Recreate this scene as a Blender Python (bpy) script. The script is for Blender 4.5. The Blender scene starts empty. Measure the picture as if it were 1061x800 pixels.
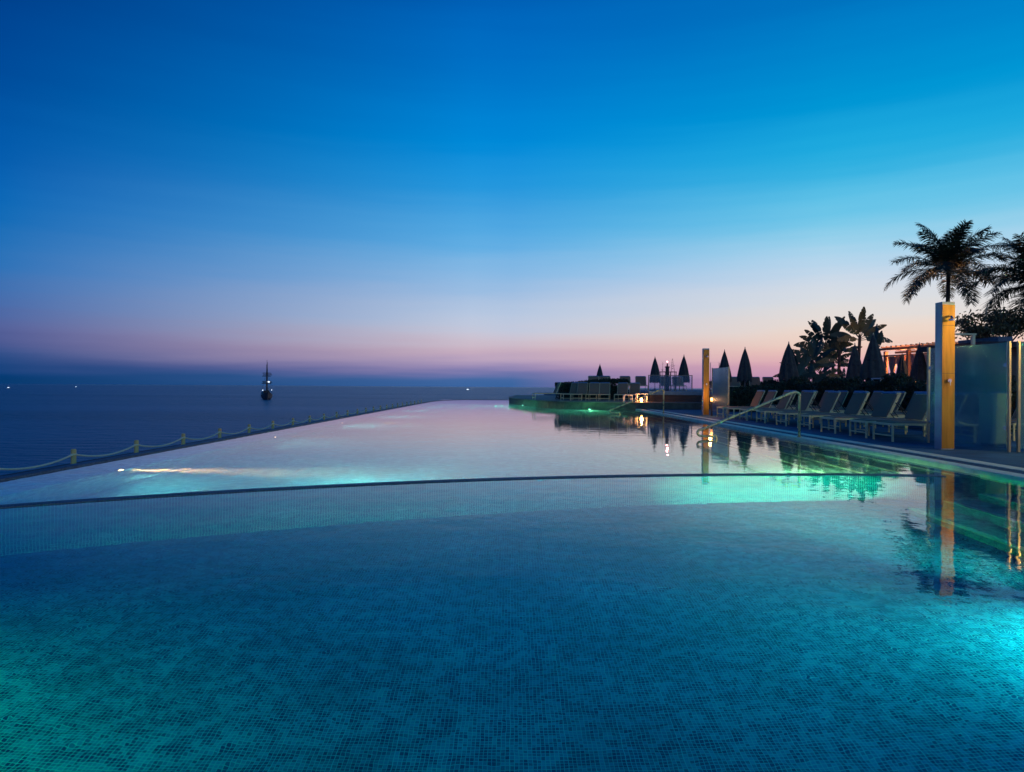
import bpy, bmesh, math, random
from mathutils import Vector, Matrix, Euler
R = math.radians
PI = math.pi
random.seed(7)
sc = bpy.context.scene
col = sc.collection
F = 707.0                                   # focal length in photo pixels

def wx(px, d):                              # world X of a photo column at depth d
    return (px - 530.5) / F * d

# ------------------------------------------------------------------ materials
def lin(c):
    return tuple(((v/255)/12.92 if v/255 <= .04045 else ((v/255+.055)/1.055)**2.4) for v in c)

def newmat(name):
    m = bpy.data.materials.new(name); m.use_nodes = True
    nt = m.node_tree
    return m, nt, nt.nodes['Principled BSDF']

def mat(name, c, rough=.6, metal=0., var=.25, scale=8., bump=0., emit=None, estr=0., coord='Object', stretch=(1,1,1), spec=.5):
    m, nt, b = newmat(name)
    N, L = nt.nodes.new, nt.links.new
    tc = N('ShaderNodeTexCoord'); mp = N('ShaderNodeMapping'); mp.inputs['Scale'].default_value = stretch
    L(tc.outputs[coord], mp.inputs[0])
    no = N('ShaderNodeTexNoise'); no.inputs['Scale'].default_value = scale; no.inputs['Detail'].default_value = 5
    L(mp.outputs[0], no.inputs['Vector'])
    cr = N('ShaderNodeValToRGB'); e = cr.color_ramp.elements
    e[0].position = .3; e[1].position = .7
    e[0].color = (*[v*(1-var) for v in c], 1); e[1].color = (*[min(1, v*(1+var)) for v in c], 1)
    L(no.outputs['Fac'], cr.inputs[0]); L(cr.outputs[0], b.inputs['Base Color'])
    mr = N('ShaderNodeMapRange'); mr.inputs[3].default_value = max(0, rough-.1); mr.inputs[4].default_value = min(1, rough+.1)
    L(no.outputs['Fac'], mr.inputs[0]); L(mr.outputs[0], b.inputs['Roughness'])
    b.inputs['Metallic'].default_value = metal
    b.inputs['Specular IOR Level'].default_value = spec
    if bump:
        bp = N('ShaderNodeBump'); bp.inputs['Strength'].default_value = bump; bp.inputs['Distance'].default_value = .01
        L(no.outputs['Fac'], bp.inputs['Height']); L(bp.outputs[0], b.inputs['Normal'])
    if emit:
        b.inputs['Emission Color'].default_value = (*emit, 1); b.inputs['Emission Strength'].default_value = estr
    return m

def mosaic(name, c0, c1, grout, n=40., gw=.09, chance=.5, rough=.25):
    """glass mosaic laid on the UVs (metres)"""
    m, nt, b = newmat(name)
    N, L = nt.nodes.new, nt.links.new
    uv = N('ShaderNodeUVMap'); sc_ = N('ShaderNodeVectorMath'); sc_.operation = 'SCALE'; sc_.inputs['Scale'].default_value = n
    L(uv.outputs[0], sc_.inputs[0])
    fl = N('ShaderNodeVectorMath'); fl.operation = 'FLOOR'; L(sc_.outputs[0], fl.inputs[0])
    fr = N('ShaderNodeVectorMath'); fr.operation = 'FRACTION'; L(sc_.outputs[0], fr.inputs[0])
    wn = N('ShaderNodeTexWhiteNoise'); wn.noise_dimensions = '3D'; L(fl.outputs[0], wn.inputs['Vector'])
    # sheets of mosaic differ a little: patches of several tiles
    s2 = N('ShaderNodeVectorMath'); s2.operation = 'SCALE'; s2.inputs['Scale'].default_value = .22; L(fl.outputs[0], s2.inputs[0])
    nz = N('ShaderNodeTexNoise'); nz.inputs['Scale'].default_value = 1.; nz.inputs['Detail'].default_value = 3; L(s2.outputs[0], nz.inputs['Vector'])
    mx = N('ShaderNodeMath'); mx.operation = 'MULTIPLY_ADD'; mx.inputs[1].default_value = chance
    ma = N('ShaderNodeMath'); ma.operation = 'MULTIPLY_ADD'; ma.inputs[1].default_value = 3.4; ma.inputs[2].default_value = -1.2 - chance*.5
    L(nz.outputs['Fac'], ma.inputs[0]); L(wn.outputs['Value'], mx.inputs[0]); L(ma.outputs[0], mx.inputs[2])
    cr = N('ShaderNodeValToRGB'); e = cr.color_ramp.elements
    e[0].position = 0.; e[1].position = 1.; e[0].color = (*c0, 1); e[1].color = (*c1, 1)
    mid = cr.color_ramp.elements.new(.45); mid.color = (*[a*.62+b_*.38 for a, b_ in zip(c0, c1)], 1)
    L(mx.outputs[0], cr.inputs[0])
    sp = N('ShaderNodeSeparateXYZ'); L(fr.outputs[0], sp.inputs[0])
    def edge(o):
        a = N('ShaderNodeMath'); a.operation = 'LESS_THAN'; a.inputs[1].default_value = gw; L(o, a.inputs[0]); return a.outputs[0]
    mm = N('ShaderNodeMath'); mm.operation = 'MAXIMUM'; L(edge(sp.outputs[0]), mm.inputs[0]); L(edge(sp.outputs[1]), mm.inputs[1])
    mix = N('ShaderNodeMix'); mix.data_type = 'RGBA'; L(mm.outputs[0], mix.inputs[0]); L(cr.outputs[0], mix.inputs[6])
    mix.inputs[7].default_value = (*grout, 1)
    # the mosaic comes in sheets: each a shade apart, with a slightly open seam between them
    v3 = N('ShaderNodeVectorMath'); v3.operation = 'SCALE'; v3.inputs['Scale'].default_value = n/13; L(uv.outputs[0], v3.inputs[0])
    f3 = N('ShaderNodeVectorMath'); f3.operation = 'FLOOR'; L(v3.outputs[0], f3.inputs[0])
    r3 = N('ShaderNodeVectorMath'); r3.operation = 'FRACTION'; L(v3.outputs[0], r3.inputs[0])
    w3 = N('ShaderNodeTexWhiteNoise'); w3.noise_dimensions = '3D'; L(f3.outputs[0], w3.inputs['Vector'])
    mr3 = N('ShaderNodeMapRange'); mr3.inputs[3].default_value = .90; mr3.inputs[4].default_value = 1.11; L(w3.outputs['Value'], mr3.inputs[0])
    sp3 = N('ShaderNodeSeparateXYZ'); L(r3.outputs[0], sp3.inputs[0])
    mx3 = N('ShaderNodeMath'); mx3.operation = 'MINIMUM'; L(sp3.outputs[0], mx3.inputs[0]); L(sp3.outputs[1], mx3.inputs[1])
    ls3 = N('ShaderNodeMath'); ls3.operation = 'LESS_THAN'; ls3.inputs[1].default_value = .014; L(mx3.outputs[0], ls3.inputs[0])
    sm3 = N('ShaderNodeMath'); sm3.operation = 'MULTIPLY'; sm3.inputs[1].default_value = .28; L(ls3.outputs[0], sm3.inputs[0])
    # lime stains drifting over the floor
    st3 = N('ShaderNodeTexNoise'); st3.inputs['Scale'].default_value = 1.1; st3.inputs['Detail'].default_value = 6; L(uv.outputs[0], st3.inputs['Vector'])
    ms3 = N('ShaderNodeMapRange'); ms3.inputs[1].default_value = .3; ms3.inputs[2].default_value = .7; ms3.inputs[3].default_value = .78; ms3.inputs[4].default_value = 1.25; L(st3.outputs['Fac'], ms3.inputs[0])
    mm3 = N('ShaderNodeMath'); mm3.operation = 'MULTIPLY'; L(mr3.outputs[0], mm3.inputs[0]); L(ms3.outputs[0], mm3.inputs[1])
    sc3 = N('ShaderNodeVectorMath'); sc3.operation = 'SCALE'; L(mix.outputs[2], sc3.inputs[0]); L(mm3.outputs[0], sc3.inputs['Scale'])
    mix3 = N('ShaderNodeMix'); mix3.data_type = 'RGBA'; L(sm3.outputs[0], mix3.inputs[0]); L(sc3.outputs[0], mix3.inputs[6]); mix3.inputs[7].default_value = (*[min(1, g*1.5) for g in grout], 1)
    L(mix3.outputs[2], b.inputs['Base Color']); b.inputs['Roughness'].default_value = rough
    return m

M = {}
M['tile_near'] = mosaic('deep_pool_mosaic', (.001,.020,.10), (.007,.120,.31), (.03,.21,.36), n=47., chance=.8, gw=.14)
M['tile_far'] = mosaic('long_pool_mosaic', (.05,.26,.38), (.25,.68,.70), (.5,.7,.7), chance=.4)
M['tile_wall'] = mosaic('wall_mosaic', (.002,.035,.13), (.012,.15,.25), (.09,.33,.40), gw=.2, chance=.5)
M['tile_dark'] = mosaic('coping_mosaic', (.008,.025,.06), (.05,.10,.16), (.10,.15,.19), chance=.9, rough=.6)
M['tile_step'] = mosaic('step_mosaic', (.012,.07,.12), (.05,.22,.26), (.10,.22,.25), chance=.6)
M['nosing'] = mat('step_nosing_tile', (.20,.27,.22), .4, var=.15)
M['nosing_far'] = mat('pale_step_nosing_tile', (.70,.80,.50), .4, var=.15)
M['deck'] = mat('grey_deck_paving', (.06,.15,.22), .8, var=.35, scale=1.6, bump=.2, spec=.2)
M['deck_dark'] = mat('overflow_grate', (.04,.09,.13), .7, var=.3, scale=30, spec=.2)
M['stripe'] = mat('pale_coping_stone', (.74,.82,.58), .6, var=.15, scale=5, spec=.15)
M['terrace'] = mat('terrace_stone', (.22,.17,.12), .7, var=.35, scale=3, bump=.3)
M['terrace_wall'] = mat('terrace_wall_render', (.12,.10,.07), .75, var=.35, scale=4, bump=.3)
M['darkwall'] = mat('dark_wall_cladding', (.055,.035,.03), .7, var=.4, scale=3, stretch=(1,1,8))
M['bluetop'] = mat('basin_edge_stone', (.10,.20,.28), .4, var=.2)
M['ledge'] = mat('ledge_concrete', (.03,.035,.04), .8, var=.3)
M['post'] = mat('varnished_post_wood', (1,.56,.20), .5, var=.25, scale=14, stretch=(1,1,.2))
M['rope'] = mat('rope_fibre', (1,.78,.50), .8, var=.15, scale=60)
M['frame'] = mat('lamp_tinted_lounger_frame', (.80,.70,.36), .4, var=.12, scale=12)  # yellow-green lamp light on white frames is put into the base colour
M['sling'] = mat('taupe_sling_mesh', (.27,.19,.11), .8, var=.2, scale=50, stretch=(1,8,1))
M['head'] = mat('top_bar_sky_blue', (.16,.30,.46), .8, var=.15)  # sky light on the backrest top, put into a blue
M['canopy'] = mat('parasol_canvas', (.060,.068,.062), .9, var=.25, scale=6)
M['pole'] = mat('parasol_pole_metal', (.18,.18,.18), .4, metal=.6)
M['pbase'] = mat('parasol_base_concrete', (.2,.2,.2), .8)
M['steel'] = mat('polished_rail_steel', (.95,.76,.36), .28, metal=.7, var=.06)
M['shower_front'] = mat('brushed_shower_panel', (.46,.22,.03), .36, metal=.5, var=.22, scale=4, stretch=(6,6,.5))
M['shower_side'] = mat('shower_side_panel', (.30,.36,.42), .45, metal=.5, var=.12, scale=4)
M['chrome'] = mat('shower_chrome', (.7,.7,.68), .15, metal=1., var=.05)
M['gpost'] = mat('screen_post_metal', (.50,.42,.28), .35, metal=.7, var=.15)
M['cream'] = mat('cream_painted_board', (.85,.78,.42), .6, var=.12)
M['wood'] = mat('pergola_timber', (.40,.20,.12), .6, var=.3, scale=6, stretch=(1,1,.3))
M['curtain'] = mat('pergola_curtain_cloth', (.45,.30,.27), .9, var=.15)
M['roof'] = mat('canopy_roof_cloth', (.12,.17,.22), .8, var=.2)
M['rooftile'] = mat('dark_roof', (.03,.03,.035), .8, var=.3)
M['trunk'] = mat('palm_trunk_bark', (.09,.065,.045), .9, var=.4, scale=10, stretch=(1,1,5), bump=.8)
M['frond'] = mat('palm_frond_green', (.035,.06,.03), .5, var=.45, scale=3)
M['paddle'] = mat('banana_leaf_green', (.035,.075,.045), .45, var=.4, scale=2)
M['leafw'] = mat('broad_leaf_green', (.10,.085,.03), .6, var=.4, scale=3)
M['hedge'] = mat('hedge_leaf_green', (.035,.055,.025), .7, var=.5, scale=4)
M['soil'] = mat('hedge_twigs', (.02,.02,.015), .9)
M['white'] = mat('white_painted_board', (.75,.73,.68), .5, var=.08)
M['hull'] = mat('ship_hull_paint', (.03,.02,.025), .5, var=.3, scale=.3)
M['mast'] = mat('ship_mast_timber', (.06,.05,.05), .6)
M['sail'] = mat('furled_sail_cloth', (.10,.10,.12), .8)
M['dark'] = mat('dark_painted_metal', (.03,.03,.035), .5)
def glow(name, c, s): return mat(name, (.8,.8,.8), .5, emit=c, estr=s)
M['warm'] = glow('warm_lamp_glass', (1,.42,.10), 60)
M['warmw'] = glow('pool_lamp_glass', (1,.60,.24), 9)
M['greenw'] = glow('green_white_lamp_glass', (.75,1,.80), 10)
M['boatw'] = glow('boat_lamp_glass', (.75,.88,1), 2.2)
M['candle'] = glow('candle_flame', (1,.35,.08), 7)
M['pink'] = glow('pink_lamp_glass', (1,.30,.32), 3)

def glass_water(name='still_pool_water', ior=1.333):
    m, nt, b = newmat(name)
    N, L = nt.nodes.new, nt.links.new
    b.inputs['Base Color'].default_value = (.80,.97,1,1)
    b.inputs['Transmission Weight'].default_value = 1; b.inputs['IOR'].default_value = ior; b.inputs['Roughness'].default_value = 0.0
    tc = N('ShaderNodeTexCoord'); mp = N('ShaderNodeMapping'); mp.inputs['Scale'].default_value = (1,1,1)
    L(tc.outputs['Object'], mp.inputs[0])
    n1 = N('ShaderNodeTexNoise'); n1.inputs['Scale'].default_value = 2.6; n1.inputs['Detail'].default_value = 3; n1.inputs['Roughness'].default_value=.55
    n2 = N('ShaderNodeTexNoise'); n2.inputs['Scale'].default_value = 16.; n2.inputs['Detail'].default_value = 2
    L(mp.outputs[0], n1.inputs[0]); L(mp.outputs[0], n2.inputs[0])
    s = N('ShaderNodeMath'); s.operation = 'MULTIPLY_ADD'; s.inputs[1].default_value = .035
    L(n2.outputs[0], s.inputs[0]); L(n1.outputs[0], s.inputs[2])
    bp = N('ShaderNodeBump'); bp.inputs['Strength'].default_value = 1; bp.inputs['Distance'].default_value = .0030
    L(s.outputs[0], bp.inputs['Height']); L(bp.outputs[0], b.inputs['Normal'])
    return m
M['water'] = glass_water(); M['water_near'] = glass_water('still_deep_pool_water', 1.18)
M['water_near'].node_tree.nodes['Principled BSDF'].inputs['Base Color'].default_value = (.22,.78,1,1)

def sea_mat():
    m, nt, b = newmat('open_sea_water')
    N, L = nt.nodes.new, nt.links.new
    b.inputs['Base Color'].default_value = (.0,.22,.34,1); b.inputs['Roughness'].default_value = .30; b.inputs['Specular IOR Level'].default_value = .22; b.inputs['Specular Tint'].default_value = (.10,.75,1,1); b.inputs['IOR'].default_value = 1.13
    tc = N('ShaderNodeTexCoord'); mp = N('ShaderNodeMapping'); mp.inputs['Scale'].default_value = (.35,1,1)
    L(tc.outputs['Object'], mp.inputs[0])
    n1 = N('ShaderNodeTexNoise'); n1.inputs['Scale'].default_value = .35; n1.inputs['Detail'].default_value = 6; n1.inputs['Roughness'].default_value=.6
    L(mp.outputs[0], n1.inputs[0])
    mp2 = N('ShaderNodeMapping'); mp2.inputs['Scale'].default_value = (.002,.012,1); L(tc.outputs['Object'], mp2.inputs[0])
    n2 = N('ShaderNodeTexNoise'); n2.inputs['Scale'].default_value = 1.; n2.inputs['Detail'].default_value = 4; L(mp2.outputs[0], n2.inputs[0])
    mr = N('ShaderNodeMapRange'); mr.inputs[1].default_value=.35; mr.inputs[2].default_value=.65; mr.inputs[3].default_value=.5; mr.inputs[4].default_value=1.3
    L(n2.outputs[0], mr.inputs[0])
    bp = N('ShaderNodeBump'); bp.inputs['Distance'].default_value = 3.4
    L(mr.outputs[0], bp.inputs['Strength']); L(n1.outputs[0], bp.inputs['Height']); L(bp.outputs[0], b.inputs['Normal'])
    return m
M['sea'] = sea_mat()

def screen_glass():
    m, nt, b = newmat('frosted_screen_glass')
    N, L = nt.nodes.new, nt.links.new
    b.inputs['Base Color'].default_value = (.24,.52,.62,1); b.inputs['Roughness'].default_value = .22
    b.inputs['Transmission Weight'].default_value = .7; b.inputs['IOR'].default_value = 1.2
    tc = N('ShaderNodeTexCoord'); n1 = N('ShaderNodeTexNoise'); n1.inputs['Scale'].default_value = 3
    L(tc.outputs['Object'], n1.inputs[0])
    mr = N('ShaderNodeMapRange'); mr.inputs[3].default_value=.06; mr.inputs[4].default_value=.2
    L(n1.outputs[0], mr.inputs[0]); L(mr.outputs[0], b.inputs['Roughness'])
    return m
M['screen'] = screen_glass()
def clear_glass():
    m, nt, b = newmat('balustrade_glass')
    b.inputs['Base Color'].default_value = (.75,.85,.95,1); b.inputs['Roughness'].default_value = .08
    b.inputs['Transmission Weight'].default_value = .9; b.inputs['IOR'].default_value = 1.1
    return m
M['bal'] = clear_glass()

# ------------------------------------------------------------------ mesh helpers
class MB:
    def __init__(s): s.v = []; s.f = []; s.uv = None; s.smooth = False
    def face(s, pts):
        i = len(s.v); s.v += [tuple(p) for p in pts]; s.f.append(tuple(range(i, i+len(pts)))); return s
    def box(s, x0, x1, y0, y1, z0, z1, mtx=None):
        p = [Vector((x, y, z)) for x in (x0, x1) for y in (y0, y1) for z in (z0, z1)]
        if mtx: p = [mtx @ q for q in p]
        i = len(s.v); s.v += [tuple(q) for q in p]
        for f in ((0,1,3,2),(4,6,7,5),(0,4,5,1),(2,3,7,6),(0,2,6,4),(1,5,7,3)): s.f.append(tuple(i+k for k in f))
        return s
    def bar(s, a, b, w, h=None):
        a, b = Vector(a), Vector(b); d = b-a; h = h or w
        q = d.to_track_quat('Z', 'Y' if abs(d.normalized().z) > .5 else 'X').to_matrix().to_4x4(); q.translation = a
        return s.box(-w/2, w/2, -h/2, h/2, 0, d.length, q)
    def tube(s, pts, r, n=8, cap=True):
        pts = [Vector(p) for p in pts]; rs = r if isinstance(r, (list, tuple)) else [r]*len(pts)
        base = len(s.v); up = None
        for k, p in enumerate(pts):
            t = (pts[min(k+1, len(pts)-1)] - pts[max(k-1, 0)]).normalized()
            if up is None:
                up = Vector((0,0,1)) if abs(t.z) < .9 else Vector((1,0,0))
            a = t.cross(up).normalized(); up = a.cross(t).normalized()
            for j in range(n):
                th = 2*PI*j/n; s.v.append(tuple(p + (a*math.cos(th) + up*math.sin(th))*rs[k]))
        for k in range(len(pts)-1):
            for j in range(n):
                s.f.append((base+k*n+j, base+k*n+(j+1)%n, base+(k+1)*n+(j+1)%n, base+(k+1)*n+j))
        if cap:
            s.f.append(tuple(base+j for j in range(n))[::-1]); s.f.append(tuple(base+(len(pts)-1)*n+j for j in range(n)))
        return s
    def lathe(s, prof, n=16, c=(0,0,0), wob=None):
        base = len(s.v)
        for k, (r, z) in enumerate(prof):
            for j in range(n):
                th = 2*PI*j/n; rr = r*(wob(j, k) if wob else 1)
                s.v.append((c[0]+rr*math.cos(th), c[1]+rr*math.sin(th), c[2]+z))
        for k in range(len(prof)-1):
            for j in range(n):
                s.f.append((base+k*n+j, base+k*n+(j+1)%n, base+(k+1)*n+(j+1)%n, base+(k+1)*n+j))
        s.f.append(tuple(base+j for j in range(n))[::-1]); s.f.append(tuple(base+(len(prof)-1)*n+j for j in range(n)))
        return s
    def prism(s, poly, z0, z1, top=True, bottom=True):
        n = len(poly); i = len(s.v)
        s.v += [(x, y, z0) for x, y in poly] + [(x, y, z1) for x, y in poly]
        for k in range(n): s.f.append((i+k, i+(k+1)%n, i+n+(k+1)%n, i+n+k))
        if top: s.f.append(tuple(i+n+k for k in range(n)))
        if bottom: s.f.append(tuple(i+k for k in range(n))[::-1])
        return s
    def build(s, name, m, parent=None, smooth=False, uv=None, bevel=0, fixn=True):
        me = bpy.data.meshes.new(name); me.from_pydata(s.v, [], s.f); me.update()
        bm = bmesh.new(); bm.from_mesh(me)
        if bevel:
            bmesh.ops.remove_doubles(bm, verts=bm.verts, dist=1e-5)
            bmesh.ops.bevel(bm, geom=[e for e in bm.edges if len(e.link_faces) == 2 and e.calc_face_angle(0) > .5], offset=bevel, segments=2, affect='EDGES', profile=.5)
        if fixn: bmesh.ops.recalc_face_normals(bm, faces=bm.faces)
        bm.to_mesh(me); bm.free()
        if smooth:
            for p in me.polygons: p.use_smooth = True
        if uv:
            ul = me.uv_layers.new(name='UVMap')
            for p in me.polygons:
                for li in p.loop_indices:
                    ul.data[li].uv = uv(me.vertices[me.loops[li].vertex_index].co, p.normal)
        me.materials.append(m)
        o = bpy.data.objects.new(name, me); col.objects.link(o)
        if parent: o.parent = parent
        return o

def tag(o, label=None, cat=None, group=None, kind=None):
    if label: o['label'] = label
    if cat: o['category'] = cat
    if group: o['group'] = group
    if kind: o['kind'] = kind
    return o
def empty(name, loc=(0,0,0), rz=0, **k):
    o = bpy.data.objects.new(name, None); col.objects.link(o); o.location = loc; o.rotation_euler = (0,0,rz)
    o.empty_display_size = .2
    return tag(o, **k)
def struct(o): return tag(o, kind='structure')
def kids(o): return list(o.children)
def copy_tree(o, parent=None, src=None):
    c = o.copy(); col.objects.link(c)
    if parent is not None: c.parent = parent
    for ch in src[o] if src else kids(o): copy_tree(ch, c, src)
    return c
ORD = ['first','second','third','fourth','fifth','sixth','seventh','eighth','ninth','tenth','eleventh','twelfth','thirteenth','fourteenth',
 'fifteenth','sixteenth','seventeenth','eighteenth','nineteenth','twentieth','twenty-first','twenty-second','twenty-third','twenty-fourth','twenty-fifth','twenty-sixth','twenty-seventh','twenty-eighth']

def uvbox(p, n):
    if abs(n.z) > .7: return (p.x, p.y)
    if abs(n.x) > abs(n.y): return (p.y, p.z)
    return (p.x, p.z)

def light(name, kind, loc, c, w, parent=None, r=.05, rot=None, spot=None, blend=1):
    l = bpy.data.lights.new(name, kind); l.color = c; l.energy = w
    if kind in ('POINT', 'SPOT'): l.shadow_soft_size = r
    if kind == 'SPOT': l.spot_size = spot; l.spot_blend = blend
    o = bpy.data.objects.new(name, l); col.objects.link(o); o.location = loc
    if rot is not None: o.rotation_euler = Vector(rot).to_track_quat('-Z', 'Y').to_euler()
    if parent: o.parent = parent
    return o

# ------------------------------------------------------------------ setting
Y0, Y1 = -3.5, 52.0
XL, XR = -5.25, 5.66
# sea
m = MB(); S = 40000
m.face([(-S,-2000,-9),(S,-2000,-9),(S,S,-9),(-S,S,-9)])
struct(m.build('sea', M['sea']))
# pool floor: deep pool and long pool
CX, CY, RR = 3.9, -6.6, 14.5                # arc of the dividing wall
def arc_y(x, r=RR): return CY + math.sqrt(r*r - (x-CX)**2)
xs = [XL + (XR-XL)*k/60 for k in range(61)]
m = MB()
for a, b in zip(xs[:-1], xs[1:]): m.face([(a,Y0,-1.28),(b,Y0,-1.28),(b,arc_y(b,RR-.0),-1.28),(a,arc_y(a,RR-.0),-1.28)])
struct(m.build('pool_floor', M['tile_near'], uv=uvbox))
m = MB()
for a, b in zip(xs[:-1], xs[1:]): m.face([(a,arc_y(a,RR+.115),-1.4),(b,arc_y(b,RR+.115),-1.4),(b,54,-1.4),(a,54,-1.4)])
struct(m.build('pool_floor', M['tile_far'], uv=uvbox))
# pool water
m = MB()
nx, ny = 2, 2
for a, b in zip(xs[:-1], xs[1:]): m.face([(a,arc_y(a,RR+.05),0),(b,arc_y(b,RR+.05),0),(b,Y1,0),(a,Y1,0)])
struct(m.build('pool_water', M['water']))
m = MB()
for a, b in zip(xs[:-1], xs[1:]): m.face([(a,Y0,0),(b,Y0,0),(b,arc_y(b,RR+.05),0),(a,arc_y(a,RR+.05),0)])
struct(m.build('pool_water', M['water_near']))

# dividing weir wall on its arc
w = MB(); t = MB()
ang0 = math.asin((XL-CX)/RR); ang1 = math.asin((5.0-CX)/RR); NS = 90
def ap(a, r): return (CX + r*math.sin(a), CY + r*math.cos(a))
A = [ang0 + (ang1-ang0)*k/NS for k in range(NS+1)]
root = empty('dividing_wall', (0,0,0), label='curved mosaic wall dividing the deep near pool from the long far pool', cat='pool wall')
for a, b in zip(A[:-1], A[1:]):
    for r, in ((RR,), (RR+.115,)):
        p, q = ap(a, r), ap(b, r)
        w.face([(p[0],p[1],-1.4),(q[0],q[1],-1.4),(q[0],q[1],-.03),(p[0],p[1],-.03)])
o = w.build('wall_face', M['tile_wall'], root, uv=lambda p, n: (math.atan2(p.x-CX, p.y-CY)*RR, p.z), fixn=False)
poly = []
for a in A: poly.append(ap(a, RR-.012))
for a in A[::-1]: poly.append(ap(a, RR+.125))
for k in range(NS):
    a, b = A[k], A[k+1]
    p, q, r_, s_ = ap(a, RR-.012), ap(b, RR-.012), ap(b, RR+.125), ap(a, RR+.125)
    t.face([(*p,.008),(*q,.008),(*r_,.008),(*s_,.008)]); t.face([(*p,-.03),(*q,-.03),(*q,.008),(*p,.008)]); t.face([(*s_,.008),(*r_,.008),(*r_,-.03),(*s_,-.03)])
t.build('coping', M['tile_dark'], root, uv=lambda p, n: (math.atan2(p.x-CX, p.y-CY)*RR, math.hypot(p.x-CX, p.y-CY) if abs(n.z) > .5 else p.z))

# infinity edge wall on the left + inner ledge
root = empty('infinity_edge_wall', (XL,0,0), label='long dark mosaic infinity edge wall on the sea side of the pool', cat='pool wall')
MB().box(-.16, 0, Y0, 44, -1.6, .016).box(-.24,-.161,Y0,44,-1.6,-.05).build('wall_face', M['tile_dark'], root, uv=uvbox)
m = MB()
cpts = [(-5.25,44)] + [(-5.25+2.2*(1-math.cos(a)), 44+7.9*math.sin(a)) for a in [PI/2*k/10 for k in range(1,11)]] + [(6,51.9)]
for (a, b) in zip(cpts[:-1], cpts[1:]):
    d = Vector((b[0]-a[0], b[1]-a[1], 0)).normalized(); nrm = Vector((-d.y, d.x, 0))*.2
    m.prism([a, b, (b[0]+nrm.x, b[1]+nrm.y), (a[0]+nrm.x, a[1]+nrm.y)], -1.6, .016)
o = m.build('far_edge_wall', M['tile_dark'], None, uv=uvbox)
tag(o, 'low rounded far end wall of the pool just under the horizon', 'pool wall')
# fills outside the rounded corner: dark basin
root2 = MB().box(XL, -4.64, Y0, 5.25, -1.4, -.16).build('bench_ledge', M['tile_step'], None, uv=uvbox)
tag(root2, 'submerged tiled bench along the left side of the deep near pool', 'pool bench')
root2 = MB().box(XL, -4.64, 6.0, 44, -1.4, -.16).build('bench_ledge', M['tile_far'], None, uv=uvbox)
tag(root2, 'submerged tiled bench along the infinity edge of the long far pool', 'pool bench')
# catch ledge beyond the edge
struct(MB().box(-8.35, XL-.25, Y0, 66, -3, -.5).build('ledge', M['ledge']))
struct(MB().box(XL-.25, 6, 52.3, 66, -3, -.5).build('ledge', M['ledge']))

# pool steps along the right side
for (ya, yb, mm_, lab) in ((Y0, 7.2, M['tile_step'], 'underwater steps with pale nosings on the right of the deep near pool'),
                       (8.15, 32, M['tile_step'], 'underwater steps with pale nosings along the deck side of the long pool')):
    root = empty('pool_steps', (0,0,0), label=lab, cat='pool steps')
    stepx = [(5.30, -.20), (4.93, -.48), (4.56, -.78), (4.19, -1.08)]
    for k, (sx, sz) in enumerate(stepx):
        x1 = XR if k == 0 else stepx[k-1][0]
        MB().box(sx, x1, ya, yb, -1.4, sz).build('step', mm_, root, uv=uvbox)
        MB().box(sx-.01, sx+.055, ya, yb, sz-.03, sz+.006).build('nosing', M['nosing' if ya < 0 else 'nosing_far'], root)

# deck on the right: a sheet with coping stripes and overflow channel
deck_poly = [(XR, Y0), (60, Y0), (60, 90), (5.66, 90)]
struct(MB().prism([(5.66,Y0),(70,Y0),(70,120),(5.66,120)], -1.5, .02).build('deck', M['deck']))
m = MB().box(5.60, 5.84, Y0, 31.2, -.35, .045); struct(m.build('coping', M['stripe'], bevel=.01))
m = MB().box(5.86, 6.14, Y0, 31.6, .0, .028); struct(m.build('overflow_channel', M['deck_dark']))
m = MB().box(6.16, 6.38, Y0, 32.2, .0, .034); struct(m.build('paving_stripe', M['stripe'], bevel=.004))

# island terrace
isl = [(5.64,30.9),(4.4,31.35),(3.3,32.0),(2.5,32.8),(1.8,33.9),(1.2,35.5),(.7,37.6),(.2,40.2),(-.15,43.2),(-.2,46),(.2,52),(.2,56),(9,56),(9,31.2),(6.5,31.1)]
o = MB().prism([(x,y) for x,y in isl], -1.45, .30).build('terrace', M['terrace_wall']); struct(o)
o = MB().prism([(x-(.04 if x < 6 else 0), y-.04) for x,y in isl], .301, .335).build('terrace_paving', M['terrace'], bevel=.004); struct(o)
# upper terrace
up = [(2.65,38.6),(6.6,38.6),(6.6,32.7),(11.9,32.7),(11.9,10),(60,10),(60,110),(9,110)]
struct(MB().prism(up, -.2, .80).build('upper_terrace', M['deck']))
o = MB().box(6.55, 12.1, 32.45, 32.69, .021, .66).build('basin_wall', M['darkwall']); 
tag(o, 'low dark brown retaining wall below the balustrade behind the deck', 'wall')
o = MB().box(6.5, 12.2, 32.40, 33.2, .661, .86).build('basin_coping', M['bluetop'], bevel=.02); tag(o, 'blue grey slab laid along the top of the dark retaining wall', 'wall slab')
# coast beyond on the right, keeps the horizon closed
struct(MB().prism([(14,110),(60,10),(400,10),(500,600),(200,500)], -9.5, .6).build('headland', M['hedge']))

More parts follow.
